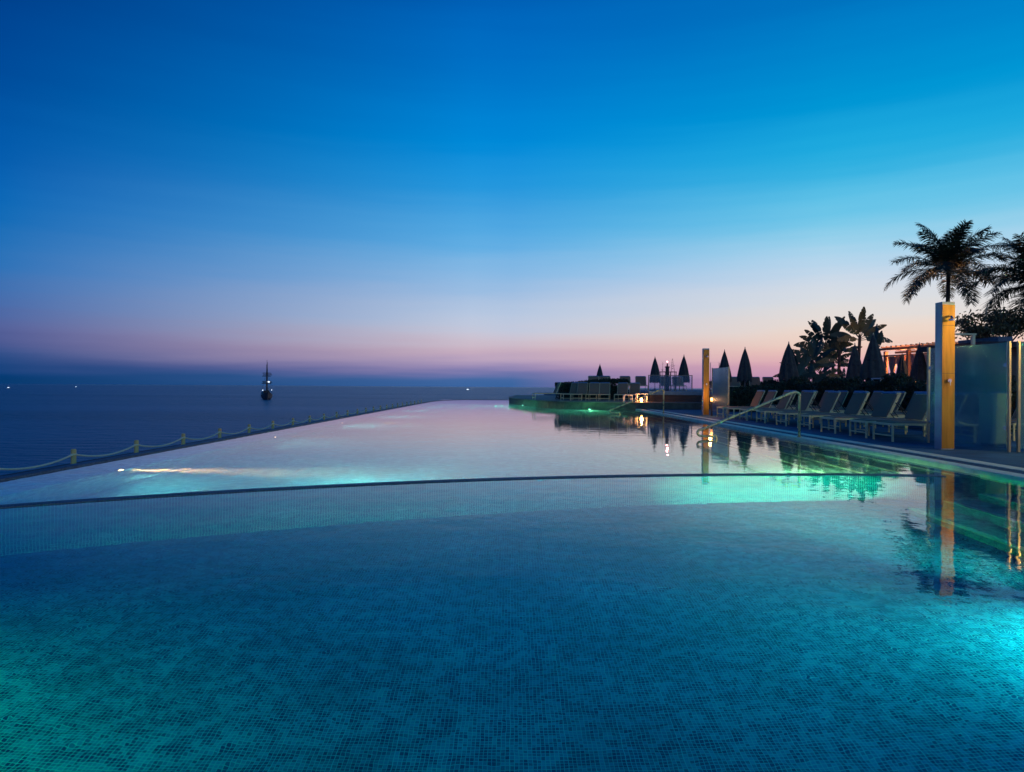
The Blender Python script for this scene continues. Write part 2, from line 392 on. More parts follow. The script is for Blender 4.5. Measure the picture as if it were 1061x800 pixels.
# ------------------------------------------------------------------ rope posts
HP = -.5; PXX = -8.02
postY = [12.5 + 2.083*k for k in range(-2, 24)]
first = None
def make_post():
    r = empty('rope_post', cat='post', group='rope posts outside the infinity edge')
    MB().lathe([(.045,0),(.045,.29),(.036,.31)], 12).build('shaft', M['post'], r, smooth=False)
    MB().lathe([(.05,.20),(.055,.215),(.05,.23)], 12).build('rope_ring', M['rope'], r)
    MB().lathe([(.07,0),(.07,.012)], 12).build('base_plate', M['dark'], r)
    return r
for k, y in enumerate(postY):
    if k == 0: r = first = make_post(); src = {}
    else: r = copy_tree(first)
    r.location = (PXX, y, HP); r.rotation_euler = (R(random.uniform(-1.5,1.5)), R(random.uniform(-1.5,1.5)), 0)
    n = k-2
    if n < 0: r['label'] = 'yellow rope post just past the left end of the visible line' if n == -1 else 'yellow rope post beyond the left frame, two before the nearest one seen'
    elif n == 0: r['label'] = 'nearest and tallest looking yellow wooden rope post, at far left'
    elif k == len(postY)-1: r['label'] = 'farthest tiny rope post at the end of the infinity edge'
    else: r['label'] = f'short wooden rope post, {ORD[n]} from the left along the infinity edge'
m = MB()
pts = []
for a, b in zip(postY[:-1], postY[1:]):
    for k in range(10):
        u = k/10; sag = .115*4*u*(1-u); pts.append((PXX, a+(b-a)*u, HP+.215-sag))
m.tube(pts, .017, 6).build('barrier_rope', M['rope'])
tag(bpy.data.objects['barrier_rope'], 'pale rope sagging from post to post along the infinity edge', 'rope')

# ------------------------------------------------------------------ pool lamps
def pool_lamp(name, loc, dirv, c, w, m_, label, group=None, size=.045, spot=150, lamp_off=.05, kind='SPOT', wide=None):
    r = empty(name, loc, label=label, cat='pool lamp', group=group)
    d = Vector(dirv).normalized(); q = d.to_track_quat('Z','Y').to_matrix().to_4x4()
    b = MB(); b.lathe([(size*1.5,-.02),(size*1.5,.0),(size*1.2,.012)], 16); b.v = [tuple(q @ Vector(v)) for v in b.v]; b.build('housing', M['bluetop'], r)
    b = MB(); b.lathe([(size,.013),(size*.7,.028),(size*.2,.034)], 16); b.v = [tuple(q @ Vector(v)) for v in b.v]; b.build('lens', m_, r, smooth=True)
    light('bulb', kind, tuple(d*lamp_off), c, w, r, r=.04, rot=dirv, spot=R(spot))
    if wide: light('bulb', 'SPOT', tuple(d*lamp_off+Vector((.02,0,-.55))), wide[0], wide[1], r, r=.04, rot=(dirv[0], dirv[1], -.4), spot=R(150))
    return r
warmc = (1,.80,.52)
teal = (.30,1,.82)
for k, y in enumerate((8.05, 13.3, 18.5, 23.7, 28.9, 34.1, 39.3)):
    lab = ['brightest warm underwater lamp, nearest in the infinity edge bench', 'dim underwater lamp second from the left in the bench'][k] if k < 2 else f'small warm underwater lamp, {ORD[k]} nearest along the infinity edge'
    pool_lamp('pool_lamp', (-4.62, y, -.085), (1,.0,.07), (1,.46,.13), (3600,1200,6500,6000,5500,5000,4500)[k], M['warmw'], lab, 'lamps in the infinity edge bench', size=.055 if k == 0 else .04, spot=34 if k == 0 else 20, wide=((.30,1,.85), (60,40,100,120,130,130,130)[k]))
pool_lamp('pool_lamp', (3.62, 31.70, -.12), (-.35,-1,-.25), (.22,1,.5), 700, M['greenw'], 'underwater lamp glowing green white under the middle of the terrace wall', size=.10, spot=165)
pool_lamp('pool_lamp', (.62, 37.75, -.12), (-.9,-.6,-.25), (.22,1,.5), 900, M['greenw'], 'underwater lamp glowing green near the tip of the terrace wall', size=.10, spot=165)
pool_lamp('pool_lamp', (4.15, 3.9, -.85), (-1,.15,-.75), (.02,1,.42), 1000, M['greenw'], 'underwater lamp in the lowest step at the right of the near pool', size=.06, spot=92)
pool_lamp('pool_lamp', (4.15, 3.3, -.70), (-.22,1,.0), (.02,1,.36), 4200, M['greenw'], 'underwater lamp in the lowest step aimed at the dividing wall', size=.06, spot=42)
pool_lamp('pool_lamp', (4.15, 1.0, -.85), (-.30,1,-.2), (.0,.48,1), 380, M['greenw'], 'added unseen blue lamp in the lowest step at the rear of the near pool', size=.06, spot=85)  # added out of view to turn the floor before the wall bluer
pool_lamp('pool_lamp', (-4.60, 2.2, -.75), (1,.1,-.75), (.0,1,.22), 1900, M['greenw'], 'underwater lamp in the bench wall at the left of the near pool', size=.06)
pool_lamp('pool_lamp', (0.5, -3.42, -.7), (.35,1,-.25), (.0,.45,1), 12, M['greenw'], 'underwater lamp in the rear wall of the near pool', size=.06)
for px_, w_ in ((-1.6, 380), (3.7, 480)):
    a_ = math.asin((px_-CX)/RR); p_ = ap(a_, RR+.20)
    pool_lamp('pool_lamp', (p_[0], p_[1], -.45), (.16 if px_ > 0 else 0,1,-.02), (.35,1,.45) if px_ > 0 else (.12,.95,.85), w_, M['greenw'], 'underwater lamp behind the dividing wall, ' + ('left of its middle' if px_ < 0 else 'near the steps'), size=.06)
o = MB().box(XL, XR, Y0-.3, Y0, -1.4, .02).build('rear_pool_wall', M['tile_wall'], None, uv=uvbox); tag(o, 'tiled rear wall of the near pool behind the viewpoint', 'pool wall')

# ------------------------------------------------------------------ hand rails
def handrail(loc, lab):
    r = empty('handrail', loc, label=lab, cat='handrail', group='steel handrails of the pool steps')
    pts = [(-.06,0,-.2),(-.06,0,.84)]
    for k in range(1,7):
        a = PI/2*k/6; pts.append((-.06-.09*(1-math.cos(a)), 0, .84+.07*math.sin(a)))
    x0, z0, x1, z1 = -.30, .86, -1.98, .16
    for k in range(0,13):
        u = k/12; pts.append((x0+(x1-x0)*u, 0, z0+(z1-z0)*u))
    for k in range(1,9):
        a = PI*k/8; pts.append((x1-.02-.075*math.sin(a), 0, z1-.065+.065*math.cos(a)))
    pts += [(-1.80,0,.02),(-1.72,0,.045),(-1.70,0,.0),(-1.72,0,-.2),(-1.72,0,-1.0)]
    MB().tube(pts, .025, 10).build('rail_tube', M['steel'], r, smooth=True)
    MB().lathe([(.05,.0),(.05,.01),(.03,.02)], 14, c=(-.06,0,.018)).build('flange', M['steel'], r)
handrail((5.75,13.5,0.025), 'near steel handrail curving down from the deck into the pool')
handrail((5.75,25.6,0.025), 'far steel handrail dipping into the pool in front of the terrace')

# ------------------------------------------------------------------ loungers
def make_lounger():
    """foot end at x=0, head at +x; width along y"""
    r = empty('sun_lounger')
    f = MB()
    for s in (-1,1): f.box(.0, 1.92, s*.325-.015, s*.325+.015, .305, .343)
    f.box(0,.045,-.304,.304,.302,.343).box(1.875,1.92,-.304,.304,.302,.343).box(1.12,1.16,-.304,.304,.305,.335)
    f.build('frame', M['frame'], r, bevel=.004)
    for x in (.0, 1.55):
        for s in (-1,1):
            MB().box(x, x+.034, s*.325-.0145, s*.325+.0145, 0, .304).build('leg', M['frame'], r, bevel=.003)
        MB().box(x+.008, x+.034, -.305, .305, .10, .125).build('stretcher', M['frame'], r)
    MB().box(.05, 1.14, -.30, .30, .346, .360).build('seat', M['sling'], r, bevel=.004)
    h = Vector((1.16,0,.35)); tp = Vector((1.42,0,.90)); d = (tp-h)
    q = Matrix.Translation(h) @ Matrix.Rotation(math.atan2(d.x, d.z), 4, 'Y')
    bf = MB()
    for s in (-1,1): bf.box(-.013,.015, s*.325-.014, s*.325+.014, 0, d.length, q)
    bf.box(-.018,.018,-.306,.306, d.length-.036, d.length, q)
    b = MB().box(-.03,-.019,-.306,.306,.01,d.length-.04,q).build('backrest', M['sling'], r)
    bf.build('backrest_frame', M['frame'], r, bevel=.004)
    MB().box(-.045,.03,-.29,.29, d.length-.03, d.length+.02, q).build('sky_lit_top_bar', M['head'], r, bevel=.012)  # bar added for the sky light caught along the top of the back frame
    for s in (-1,1): MB().bar((1.36,s*.28,.70),(1.66,s*.28,.33),.016).build('prop', M['dark'], r)
    return r
proto = make_lounger(); used = [False]
def lounger(x, y, z, rz, label, group, sc_=1):
    o = proto if not used[0] else copy_tree(proto); used[0] = True
    o.location = (x, y, z); o.rotation_euler = (0,0,rz); tag(o, label, 'sun lounger', group)
    return o
g1 = 'front row of sun loungers beside the pool'
ys = [13.07, 13.97, 15.27, 16.68, 18.1, 19.55, 21.0, 22.3, 23.3]
for k, y in enumerate(ys):
    lounger(7.1+random.uniform(-.04,.04), y, .021, R(random.uniform(-1.5,1.5)), 
      ('front row sun lounger right beside the near shower column' if k == 0 else 'farthest front row sun lounger beside the far glass screen' if k == 8 else f'front row sun lounger, {ORD[k]} from the near shower column'), g1)
for k, y in enumerate([14.62, 15.97, 17.39, 18.83, 20.27, 21.65]):
    o = lounger(7.52+random.uniform(-.04,.04), y, .021, R(random.uniform(-1,1)), f'set back sun lounger between two poolside ones, {ORD[k]} from the near shower column', g1)
    o.scale = (1, .84, 1)
g2 = 'second row of sun loungers before the hedge'
ys2 = [13.4+1.05*k for k in range(13)]
for k, y in enumerate(ys2):
    lounger(9.75+random.uniform(-.08,.08), y+random.uniform(-.15,.15), .021, R(random.uniform(-4,4)),
      f'second row sun lounger before the hedge, {ORD[k]} from the near end', g2)
# nearest loungers right of the glass screen
lounger(8.9, 9.9, .021, R(2), 'sun lounger at the right edge, behind the near glass screen posts', g2)
lounger(9.1, 8.4, .021, R(-2), 'sun lounger just outside the right edge of the view', g2)
g3 = 'sun loungers along the terrace island'
isl_l = [(wx(553,36.3), 36.3, R(12)), (wx(586,34.4),34.4,R(62)), (wx(597,33.9),33.9,R(70)), (wx(612.5,33.6),33.6,R(76)), (wx(625.5,33.5),33.5,R(80)), (wx(642,33.5),33.5,R(74)), (wx(657,33.7),33.7,R(78))]
for k, (x, y, a) in enumerate(isl_l):
    lounger(x, y, .336, a, 'terrace sun lounger at the left tip, turned with its foot to the sea' if k == 0 else ('terrace sun lounger right behind the lit lantern' if k == 6 else f'terrace sun lounger facing the pool, {ORD[k]} from the left tip'), g3).scale = (1, .80, 1)
g4 = 'sun loungers on the upper terrace'
for k, px in enumerate((616, 627, 650, 664, 690, 703, 762, 784, 797, 848, 860, 870)):
    labs = ['upper terrace sun lounger left of the lone closed parasol','upper terrace sun lounger right of the lone closed parasol','upper terrace sun lounger above the white side table','upper terrace sun lounger above the lit lantern',
     'upper terrace sun lounger behind the left half of the balustrade','upper terrace sun lounger behind the right half of the balustrade','upper terrace sun lounger beside the far glass screen','left of two upper loungers left of the banana plants',
     'right of two upper loungers left of the banana plants','upper terrace sun lounger left one below the banana plants','upper terrace sun lounger middle one below the banana plants','upper terrace sun lounger right one below the banana plants']
    lounger(wx(px,42)-.1, 41.0, .801, R(88+random.uniform(-5,5)), labs[k], g4)

# ------------------------------------------------------------------ closed parasols
def make_parasol():
    r = empty('closed_parasol')
    MB().lathe([(.28,0),(.28,.05),(.06,.07),(.06,.16)], 16).build('base', M['pbase'], r)
    MB().tube([(0,0,.1),(0,0,2.2)], .022, 10).build('pole', M['pole'], r)
    prof = [(.30,.66),(.33,.68),(.315,.9),(.28,1.15),(.235,1.4),(.18,1.65),(.125,1.88),(.07,2.08),(.03,2.2),(.012,2.24)]
    n = 32
    def wob(j, k): return 1 + (.20 if k < 7 else .1)*math.cos(8*2*PI*j/n + .25*k) * (1 - k*.06) + .05*math.sin(3*2*PI*j/n)
    c = MB().lathe(prof, n, wob=wob)
    for i in range(n):       # uneven hem
        x, y, z = c.v[i]; c.v[i] = (x, y, z - .14*(.5+.5*math.cos(8*2*PI*i/n)) - .05*random.random())
    c.f = [f for f in c.f if not (len(f) == n and f[0] < n and max(f) < n)]
    cn = c.build('canopy', M['canopy'], r, smooth=True)
    MB().lathe([(.247,1.27),(.262,1.29),(.257,1.325),(.24,1.34)], 24).build('tie_strap', M['dark'], cn)
    MB().lathe([(.02,2.2),(.022,2.26),(.008,2.32)], 8).build('finial', M['pole'], r)
    return r
pp = make_parasol()
spots = [(621.5, 57, .95, 'lone small closed parasol behind the island loungers'), (678.5, 45.5, 1, 'closed parasol at the left end of the balustrade'), (708.5, 43.7, 1.02, 'closed parasol near the right end of the balustrade'),
 (750.5, 37, 1, 'closed parasol peeping over the far glass screen'), (771.7, 34.5, 1, 'closed parasol alone against the pink sky, right of the far glass screen'),
 (817, 30.5, 1.0, 'broad closed parasol at the left flank of the banana plants'), (885.5, 31, 1, 'closed parasol in front of the tall banana plant'), (904.5, 25.5, 1.0, 'largest closed parasol, left of the pergola'),
 (934.5, 38.5, .98, 'closed parasol in front of the pink pergola curtains'), (952.5, 30.5, 1, 'closed parasol between pergola and near shower column')]
for k, (px, d, s, lab) in enumerate(spots):
    o = pp if k == 0 else copy_tree(pp)
    dz = [0,0,0,0,0,0,0,0,0,0][k]
    o.location = (wx(px,d), d, .801); o.rotation_euler = (0,0,random.uniform(0,3)); o.scale = (s*1.15 if k in (5,7) else s, s*1.15 if k in (5,7) else s, s)
    tag(o, lab, 'parasol', 'closed parasols on the upper terrace')

# ------------------------------------------------------------------ showers + glass screens
def shower(x, y, lab):
    r = empty('shower_column', (x,y,.021), label=lab, cat='outdoor shower', group='outdoor shower columns')
    MB().box(-.105,.105,-.09,.09,0,2.42).build('column', M['shower_side'], r, bevel=.004)
    f = MB().box(-.10,.104,-.098,-.0915,.02,2.37).build('front_panel', M['shower_front'], r)
    MB().lathe([(.012,0),(.012,.12),(.06,.13),(.06,.15)], 14).tube([(0,0,0),(0,0,.02)], .03, 12)
    b = MB().tube([(0,-.098,2.18),(0,-.17,2.17),(0,-.19,2.14)], .016, 10).build('shower_head_arm', M['chrome'], r)
    MB().lathe([(.055,2.10),(.055,2.125),(.02,2.14)], 16, c=(0,-.19,0)).build('shower_head', M['chrome'], r)
    v = MB().tube([(0,-.098,1.13),(0,-.14,1.13)], .032, 12).build('valve', M['chrome'], r)
    MB().bar((0,-.145,1.13),(.0,-.15,1.05),.008).build('lever', M['chrome'], v)
    MB().box(-.10,.104,-.1,-.0985,1.245,1.25).box(-.10,.104,-.1,-.0985,2.03,2.035).build('panel_joint', M['dark'], f)
shower(7.13, 11.25, 'near tall shower column with orange lit front beside the glass screen')
shower(7.02, 24.75, 'far slim shower column beside the small glass screen')
def screen(y0, y1, x0, x1, lab):
    r = empty('glass_screen', (x0,y0,.021), label=lab, cat='glass screen', group='frosted glass screens by the showers')
    d = Vector((x1-x0, y1-y0, 0)); L_ = d.length; q = Matrix.Rotation(math.atan2(d.y, d.x), 4, 'Z')
    MB().box(.05, L_-.05, -.006, .006, .06, 1.74, q).build('glass_pane', M['screen'], r)
    for x in (0, L_):
        p = MB().box(x-.02, x+.02, -.02, .02, 0, 1.76, q).build('post', M['gpost'], r, bevel=.004)
    for x in (0, L_):
        for z in (.35, 1.35): MB().box(x+(.03 if x == 0 else -.09), x+(.09 if x == 0 else -.03), -.02, .02, z, z+.06, q).build('clamp', M['chrome'], r)
    return r
screen(10.8, 12.6, 7.87, 7.69, 'large frosted glass screen right of the near shower column')
screen(24.4, 26.2, 7.75, 7.69, 'small frosted glass screen right of the far shower column')
r = empty('glass_screen', (8.02, 10.8, .021), label='narrow glass screen turning off at the right end of the large screen', cat='glass screen', group='frosted glass screens by the showers')
MB().box(.03, .9, -.006,.006,.06,1.74).build('glass_pane', M['screen'], r)
MB().box(-.02,.02,-.02,.02,0,1.76).build('post', M['gpost'], r, bevel=.004)
# towel cabinet behind the near screen
r = empty('towel_cabinet', (8.50, 12.05, .021), label='cream cabinet seen blurred behind the near glass screen', cat='cabinet')
MB().box(-.15,.15,-.15,.15,.04,.88).build('body', M['cream'], r, bevel=.01)
MB().box(-.17,.17,-.17,.17,.881,.92).build('top', M['cream'], r, bevel=.01)
MB().box(-.13,.13,-.162,-.1515,.1,.83).build('door', M['cream'], r, bevel=.003)
MB().box(.09,.105,-.185,-.1625,.42,.54).build('handle', M['chrome'], r)
MB().box(-.13,.13,-.13,.13,0,.0395).build('plinth', M['dark'], r)

# ------------------------------------------------------------------ balustrade
r = empty('glass_balustrade', (0,0,0), label='glass balustrade with thin top rail over the dark retaining wall', cat='balustrade')
bx = [wx(p, 38) for p in (672, 688.5, 704, 717)]
for a, b in zip(bx[:-1], bx[1:]): MB().box(a+.03, b-.03, 37.99, 38.01, .90, 1.66).build('glass_pane', M['bal'], r)
for a in bx: MB().box(a-.02, a+.02, 37.98, 38.02, .801, 1.68).build('post', M['pole'], r)
MB().box(bx[0]-.02, bx[-1]+.02, 37.97, 38.03, 1.681, 1.72).build('top_rail', M['pole'], r)
r = empty('thin_railing', (0,0,0), label='thin metal railing frame between far shower column and glass screen', cat='railing')
a, b = wx(736,30), wx(745,30)
MB().tube([(a,30,.022),(a,30,2.13),(b,30,2.13),(b,30,.022)], .013, 8).build('frame_tube', M['pole'], r); MB().tube([(a,30,1.1),(b,30,1.1)], .01, 8).build('mid_bar', M['pole'], r)

# bar furniture behind the balustrade
def bar_stool(px, d, lab):
    r = empty('high_table', (wx(px,d), d, .801), label=lab, cat='high table', group='high tables behind the balustrade')
    MB().box(-.2,.2,-.2,.2,1.12,1.16).build('top', M['dark'], r)
    for sx in (-1,1):
        for sy in (-1,1): MB().bar((sx*.17,sy*.17,0),(sx*.17,sy*.17,1.119),.03).build('leg', M['dark'], r)
    MB().bar((-.17,-.17,.75),(.17,-.17,.75),.02).build('stretcher', M['dark'], r)
bar_stool(687, 40, 'tall dark open legged table left of the lantern pillar'); bar_stool(696.8, 40, 'tall dark open legged table right of the lantern pillar')
r = empty('lantern_pillar', (wx(691.3,40), 40, .801), label='dark pillar topped by a small pink glowing lamp behind the balustrade', cat='lamp pillar')
MB().box(-.09,.09,-.09,.09,0,1.42).build('shaft', M['dark'], r, bevel=.01)
MB().lathe([(.15,1.40),(.15,1.45),(.05,1.48),(.03,1.66)], 12).build('cap', M['dark'], r)
MB().lathe([(.03,1.67),(.05,1.71),(.045,1.76),(.01,1.79)], 12).build('lamp_glass', M['pink'], r, smooth=True)
light('bulb','POINT',(0,-.1,1.85),(1,.3,.3),6,r,r=.05)
for k, (px, lean, h) in enumerate(((686.5,0,1.75),(694.6,.05,1.95),(700.3,-.10,1.9))):
    r = empty('bare_sapling', (wx(px,40.5), 40.5, .801), label=['thin leafy sapling left of the pink lamp pillar','thin leafy sapling just right of the pink lamp pillar','leaning thin sapling near the right closed parasol of the balustrade'][k], cat='sapling', group='saplings behind the balustrade')
    MB().tube([(0,0,0),(lean*.5,0,h*.5),(lean*2,0,h)], [.018,.014,.006], 6).build('stem', M['trunk'], r)
    m = MB()
    for j in range(9):
        z = h*(.62+.38*random.random()); u = z/h; c = Vector((lean*2*u, 0, z)); a = random.uniform(0,2*PI); d = Vector((math.cos(a), math.sin(a), random.uniform(-.3,.6)))*.13
        s = d.cross(Vector((0,0,1))).normalized()*.03; m.face([c, c+d*.5+s, c+d, c+d*.5-s])
    m.build('leaves', M['frond'], r)

# ------------------------------------------------------------------ small tables, lanterns
def side_table(x, y, z, lab, w=.42, h=.34):
    r = empty('side_table', (x,y,z), label=lab, cat='side table', group='small side tables between loungers')
    MB().box(-w/2,w/2,-w/2,w/2,h-.04,h).build('top', M['white'], r, bevel=.006)
    for sx in (-1,1):
        for sy in (-1,1): MB().box(sx*(w/2-.03)-.02, sx*(w/2-.03)+.02, sy*(w/2-.03)-.02, sy*(w/2-.03)+.02, 0, h-.041).build('leg', M['white'], r)
side_table(wx(650.5,32.3), 32.3, .336, 'white side table left of the lit lantern on the terrace')
side_table(wx(664.5,32.0), 32.0, .336, 'white side table glowing around the lit lantern on the terrace', w=.5, h=.40)
side_table(wx(916,24), 24, .801, 'side table beside the largest closed parasol', w=.6, h=.6)
r = empty('lantern', (wx(664.5,31.6), 31.55, .336), label='small bright orange lantern glowing on the terrace edge', cat='lantern')
MB().lathe([(.06,0),(.06,.02)], 12).lathe([(.06,.2),(.02,.24)], 12).build('cage', M['dark'], r)
MB().lathe([(.03,.03),(.055,.07),(.055,.14),(.03,.18)], 12).build('lamp_glass', M['warm'], r, smooth=True)
light('bulb','POINT',(0,-.12,.14),(1,.45,.12),28,r,r=.05)
# candles on tables by the pergola
for k, (px, d, z) in enumerate(((949.5,26,.0),(959,26.5,.0),(919.5,26,.0),(866,40,0),(935,27,0))):
    x = wx(px,d)
    r = empty('high_table', (x,d,.801), label=['table with a bright candle lantern in front of the pergola','table with a candle lantern left of the near shower column','table with a candle lantern under the left pergola post','table with a candle lantern among the banana plant stems','table with a faint candle lantern below the pergola curtains'][k], cat='table', group='candle lit tables')
    MB().lathe([(.3,.26),(.3,.29)], 20).build('top', M['wood'], r); MB().lathe([(.03,0),(.03,.259)], 8).build('leg', M['dark'], r); 
    r2 = empty('candle_lantern', (x,d,1.092), label=['brightest candle lantern, on the table before the pergola','candle lantern on the table left of the near shower column','candle lantern on the table under the left pergola post','candle lantern on the table among the banana plant stems','faint candle lantern on the table below the curtains'][k], cat='lantern', group='candle lanterns')
    s = [1.3,.8,.5,.5,.6][k]
    MB().lathe([(.03,0),(.05*s,.04),(.045*s,.1*s+.04),(.01,.15*s+.05)], 10).build('flame_glass', M['candle'], r2, smooth=True)
    MB().lathe([(.055,-.0),(.055,.012)], 10).build('dish', M['dark'], r2)
    light('bulb','POINT',(0,-.12,.2),(1,.40,.12),[9,5,3,3,3][k],r2,r=.04)

# ------------------------------------------------------------------ foliage helpers
def leaf_quads(m, fn, n, s, rnd=random):
    for _ in range(n):
        c = Vector(fn()); a = Vector((rnd.gauss(0,1), rnd.gauss(0,1), rnd.gauss(0,.8))).normalized(); b = a.orthogonal().normalized()
        b = Matrix.Rotation(rnd.uniform(0,2*PI), 3, a) @ b; e = a.cross(b); L_ = s*rnd.uniform(.6,1.3)
        m.face([c - b*L_*.5, c + e*L_*.22, c + b*L_*.5, c - e*L_*.22])
def hedge(x0, x1, y0, y1, z0, z1, n, s, lab, bumps=.12):
    r = empty('hedge', ((x0+x1)/2,(y0+y1)/2,z0), label=lab, cat='hedge')
    hx, hy, h = (x1-x0)/2, (y1-y0)/2, z1-z0
    MB().box(-hx*.9, hx*.9, -hy+.12, hy-.12, 0, h*.80).build('twig_core', M['soil'], r)
    m = MB()
    def fn():
        y = random.uniform(-hy, hy); x = random.uniform(-hx, hx)
        top = h*(1 + bumps*math.sin(y*1.7+x) + bumps*.7*math.sin(y*4.3+1))
        side = random.random()
        if side < .4: return (x, y, top*random.uniform(.85,1.04))
        if side < .8:
            if hx < hy: return (-hx*random.uniform(.9,1.08), y, random.uniform(0,top))
            return (x, -hy*random.uniform(.9,1.08)-.02, random.uniform(0,top))
        return (x, y, random.uniform(h*.6,top))
    leaf_quads(m, fn, n, s); m.build('foliage', M['hedge'], r, fixn=False)
hedge(11.75, 12.35, 16, 32.3, .021, 1.22, 26000, .11, 'long dark hedge behind the poolside lounger rows')
hedge(2.4, 6.45, 37.6, 38.3, .336, 1.28, 8000, .11, 'dark hedge directly behind the terrace island loungers')
hedge(8.9, 11.6, 28.6, 29.3, .021, .98, 5000, .11, 'dark hedge beside the far glass screen')
hedge(18, 24, 33, 35, .801, 1.55, 8000, .2, 'dark shrubbery around the banana plant stems')
hedge(13.2, 27, 46.2, 47.0, .801, 1.40, 9000, .16, 'far dark hedge closing the upper terrace')
hedge(24, 33, 34, 35.2, .801, 1.75, 6000, .2, 'dark shrubbery in front of the pergola floor')

# ------------------------------------------------------------------ palms
def palm(name, x, y, z0, h, fl, nf, lab, seed, trunk_r=.11):
    rnd = random.Random(seed)
    r = empty(name, (x,y,z0), label=lab, cat='palm tree', group='feathery palms above the shower')
    tp = [(0,0,0),(.03,0,h*.3),(-.02,.03,h*.65),(0,0,h)]
    MB().tube([(tp[0]),tp[1],tp[2],tp[3]], [trunk_r*1.3,trunk_r,trunk_r*.9,trunk_r*.8], 12).build('trunk', M['trunk'], r, smooth=True)
    MB().tube([(0,0,h-.05),(0,0,h+.5),(0,0,h+1.0)], [trunk_r*.95,trunk_r*.8,.03], 10).build('crownshaft', M['frond'], r, smooth=True)
    m = MB()
    for i in range(nf):
        az = i*2.399963 + rnd.uniform(-.15,.15); u = i/nf
        el = R(82 - 78*u + rnd.uniform(-6,6)); L_ = fl*rnd.uniform(.85,1.1)*(1-.12*(1-u))
        droop = .38 + .85*u + rnd.uniform(-.1,.1)
        n = 34; p = Vector((0,0,h+.55-.35*u)); pts = [p.copy()]; e = el
        for k in range(n):
            e -= droop*2.2*(.25+.9*(k/n))/n*1.0
            p = p + Vector((math.cos(az)*math.cos(e), math.sin(az)*math.cos(e), math.sin(e)))*L_/n; pts.append(p.copy())
        m.tube(pts[::2]+[pts[-1]], [.028*(1-k/len(pts[::2])*.8) for k in range(len(pts[::2])+1)], 5)
        side = Vector((-math.sin(az), math.cos(az), 0))
        for k in range(4, n):
            v = k/n; ll = .66*math.sin(PI*(.12+.80*v))**.6*fl/3.0; t = (pts[k+1]-pts[k]).normalized()
            for s in (-1,1):
                for q in range(3):
                    c = pts[k] + (pts[k+1]-pts[k])*(q*.33+rnd.uniform(0,.3))
                    upd = rnd.uniform(-.5,.35)
                    d = (side*s*rnd.uniform(.6,1) + t*rnd.uniform(.35,.9) + Vector((0,0,upd))).normalized()
                    w = t*.022
                    a1 = c + d*ll*.5; a2 = c + d*ll + Vector((0,0,-ll*rnd.uniform(.06,.22)))
                    m.face([c-w*.6, c+w*.6, a1+w, a1-w]); m.face([a1-w, a1+w, a2+w*.25, a2-w*.25])
    m.build('crown', M['frond'], r, fixn=False)
palm('palm_tree', wx(982,34), 34, .801, 5.7, 3.0, 30, 'tall feathery palm rising right behind the near shower column', 3)
palm('palm_tree', wx(1076,30), 30, .801, 4.5, 2.9, 34, 'second feathery palm cut by the right edge of the view', 11)

# banana-like fan plants
def fan_plant(px, d, z0, stem_h, leaf, nl, lab, seed, lean=0, spread=1., az0=None):
    rnd = random.Random(seed)
    r = empty('banana_plant', (wx(px,d), d, z0), label=lab, cat='banana plant', group='banana plants of the upper terrace')
    top = Vector((lean, 0, stem_h))
    MB().tube([(0,0,0),(lean*.3,.02,stem_h*.5),tuple(top)], [.13,.10,.09], 9).build('stem', M['trunk'], r, smooth=True)
    m = MB(); st = MB()
    for i in range(nl):
        nl_ = nl; u = (i+.5)/nl*2-1; th = u*R(88)*spread + rnd.uniform(-.08,.08); yb = rnd.uniform(-.35,.35) + (.25 if i % 2 else -.25)
        d0 = Vector((math.sin(th), yb*.6, math.cos(th))).normalized()
        pl = leaf*rnd.uniform(.15,.4); base = top + Vector((0,0,-.35*abs(u))); p1 = base + d0*pl
        st.tube([base, base+d0*pl*.5, p1], .022, 5)
        L_ = leaf*rnd.uniform(.8,1.1); n = 9; e = d0.copy(); p = p1.copy(); W_ = leaf*rnd.uniform(.12,.16)
        side = e.cross(Vector((0.25,1,0)).normalized() if rnd.random() < .75 else Vector((1,.4,0))).normalized()
        cen = [p.copy()]
        for k in range(n):
            e = (e + Vector((0,0,-.02-.09*abs(math.sin(th))*(k/n)))).normalized(); p = p + e*L_/n; cen.append(p.copy())
        for s in (-1,1):
            for k in range(n):
                w0 = W_*math.sin(PI*min(1,(k/n)*.92+.06))**.6; w1 = W_*math.sin(PI*min(1,((k+1)/n)*.92+.06))**.6
                gap = .12 if rnd.random() < .25 else 0; w1 *= 1-gap*.6
                dn = Vector((0,0,-.12*w0))
                a, b = cen[k], cen[k].lerp(cen[k+1], 1-gap)
                m.face([a, b, b+side*s*w1+dn, a+side*s*w0*(1-.3*(rnd.random() < .3))+dn])
    m.build('leaves', M['paddle'], r, fixn=False); st.build('leaf_stalks', M['paddle'], r)
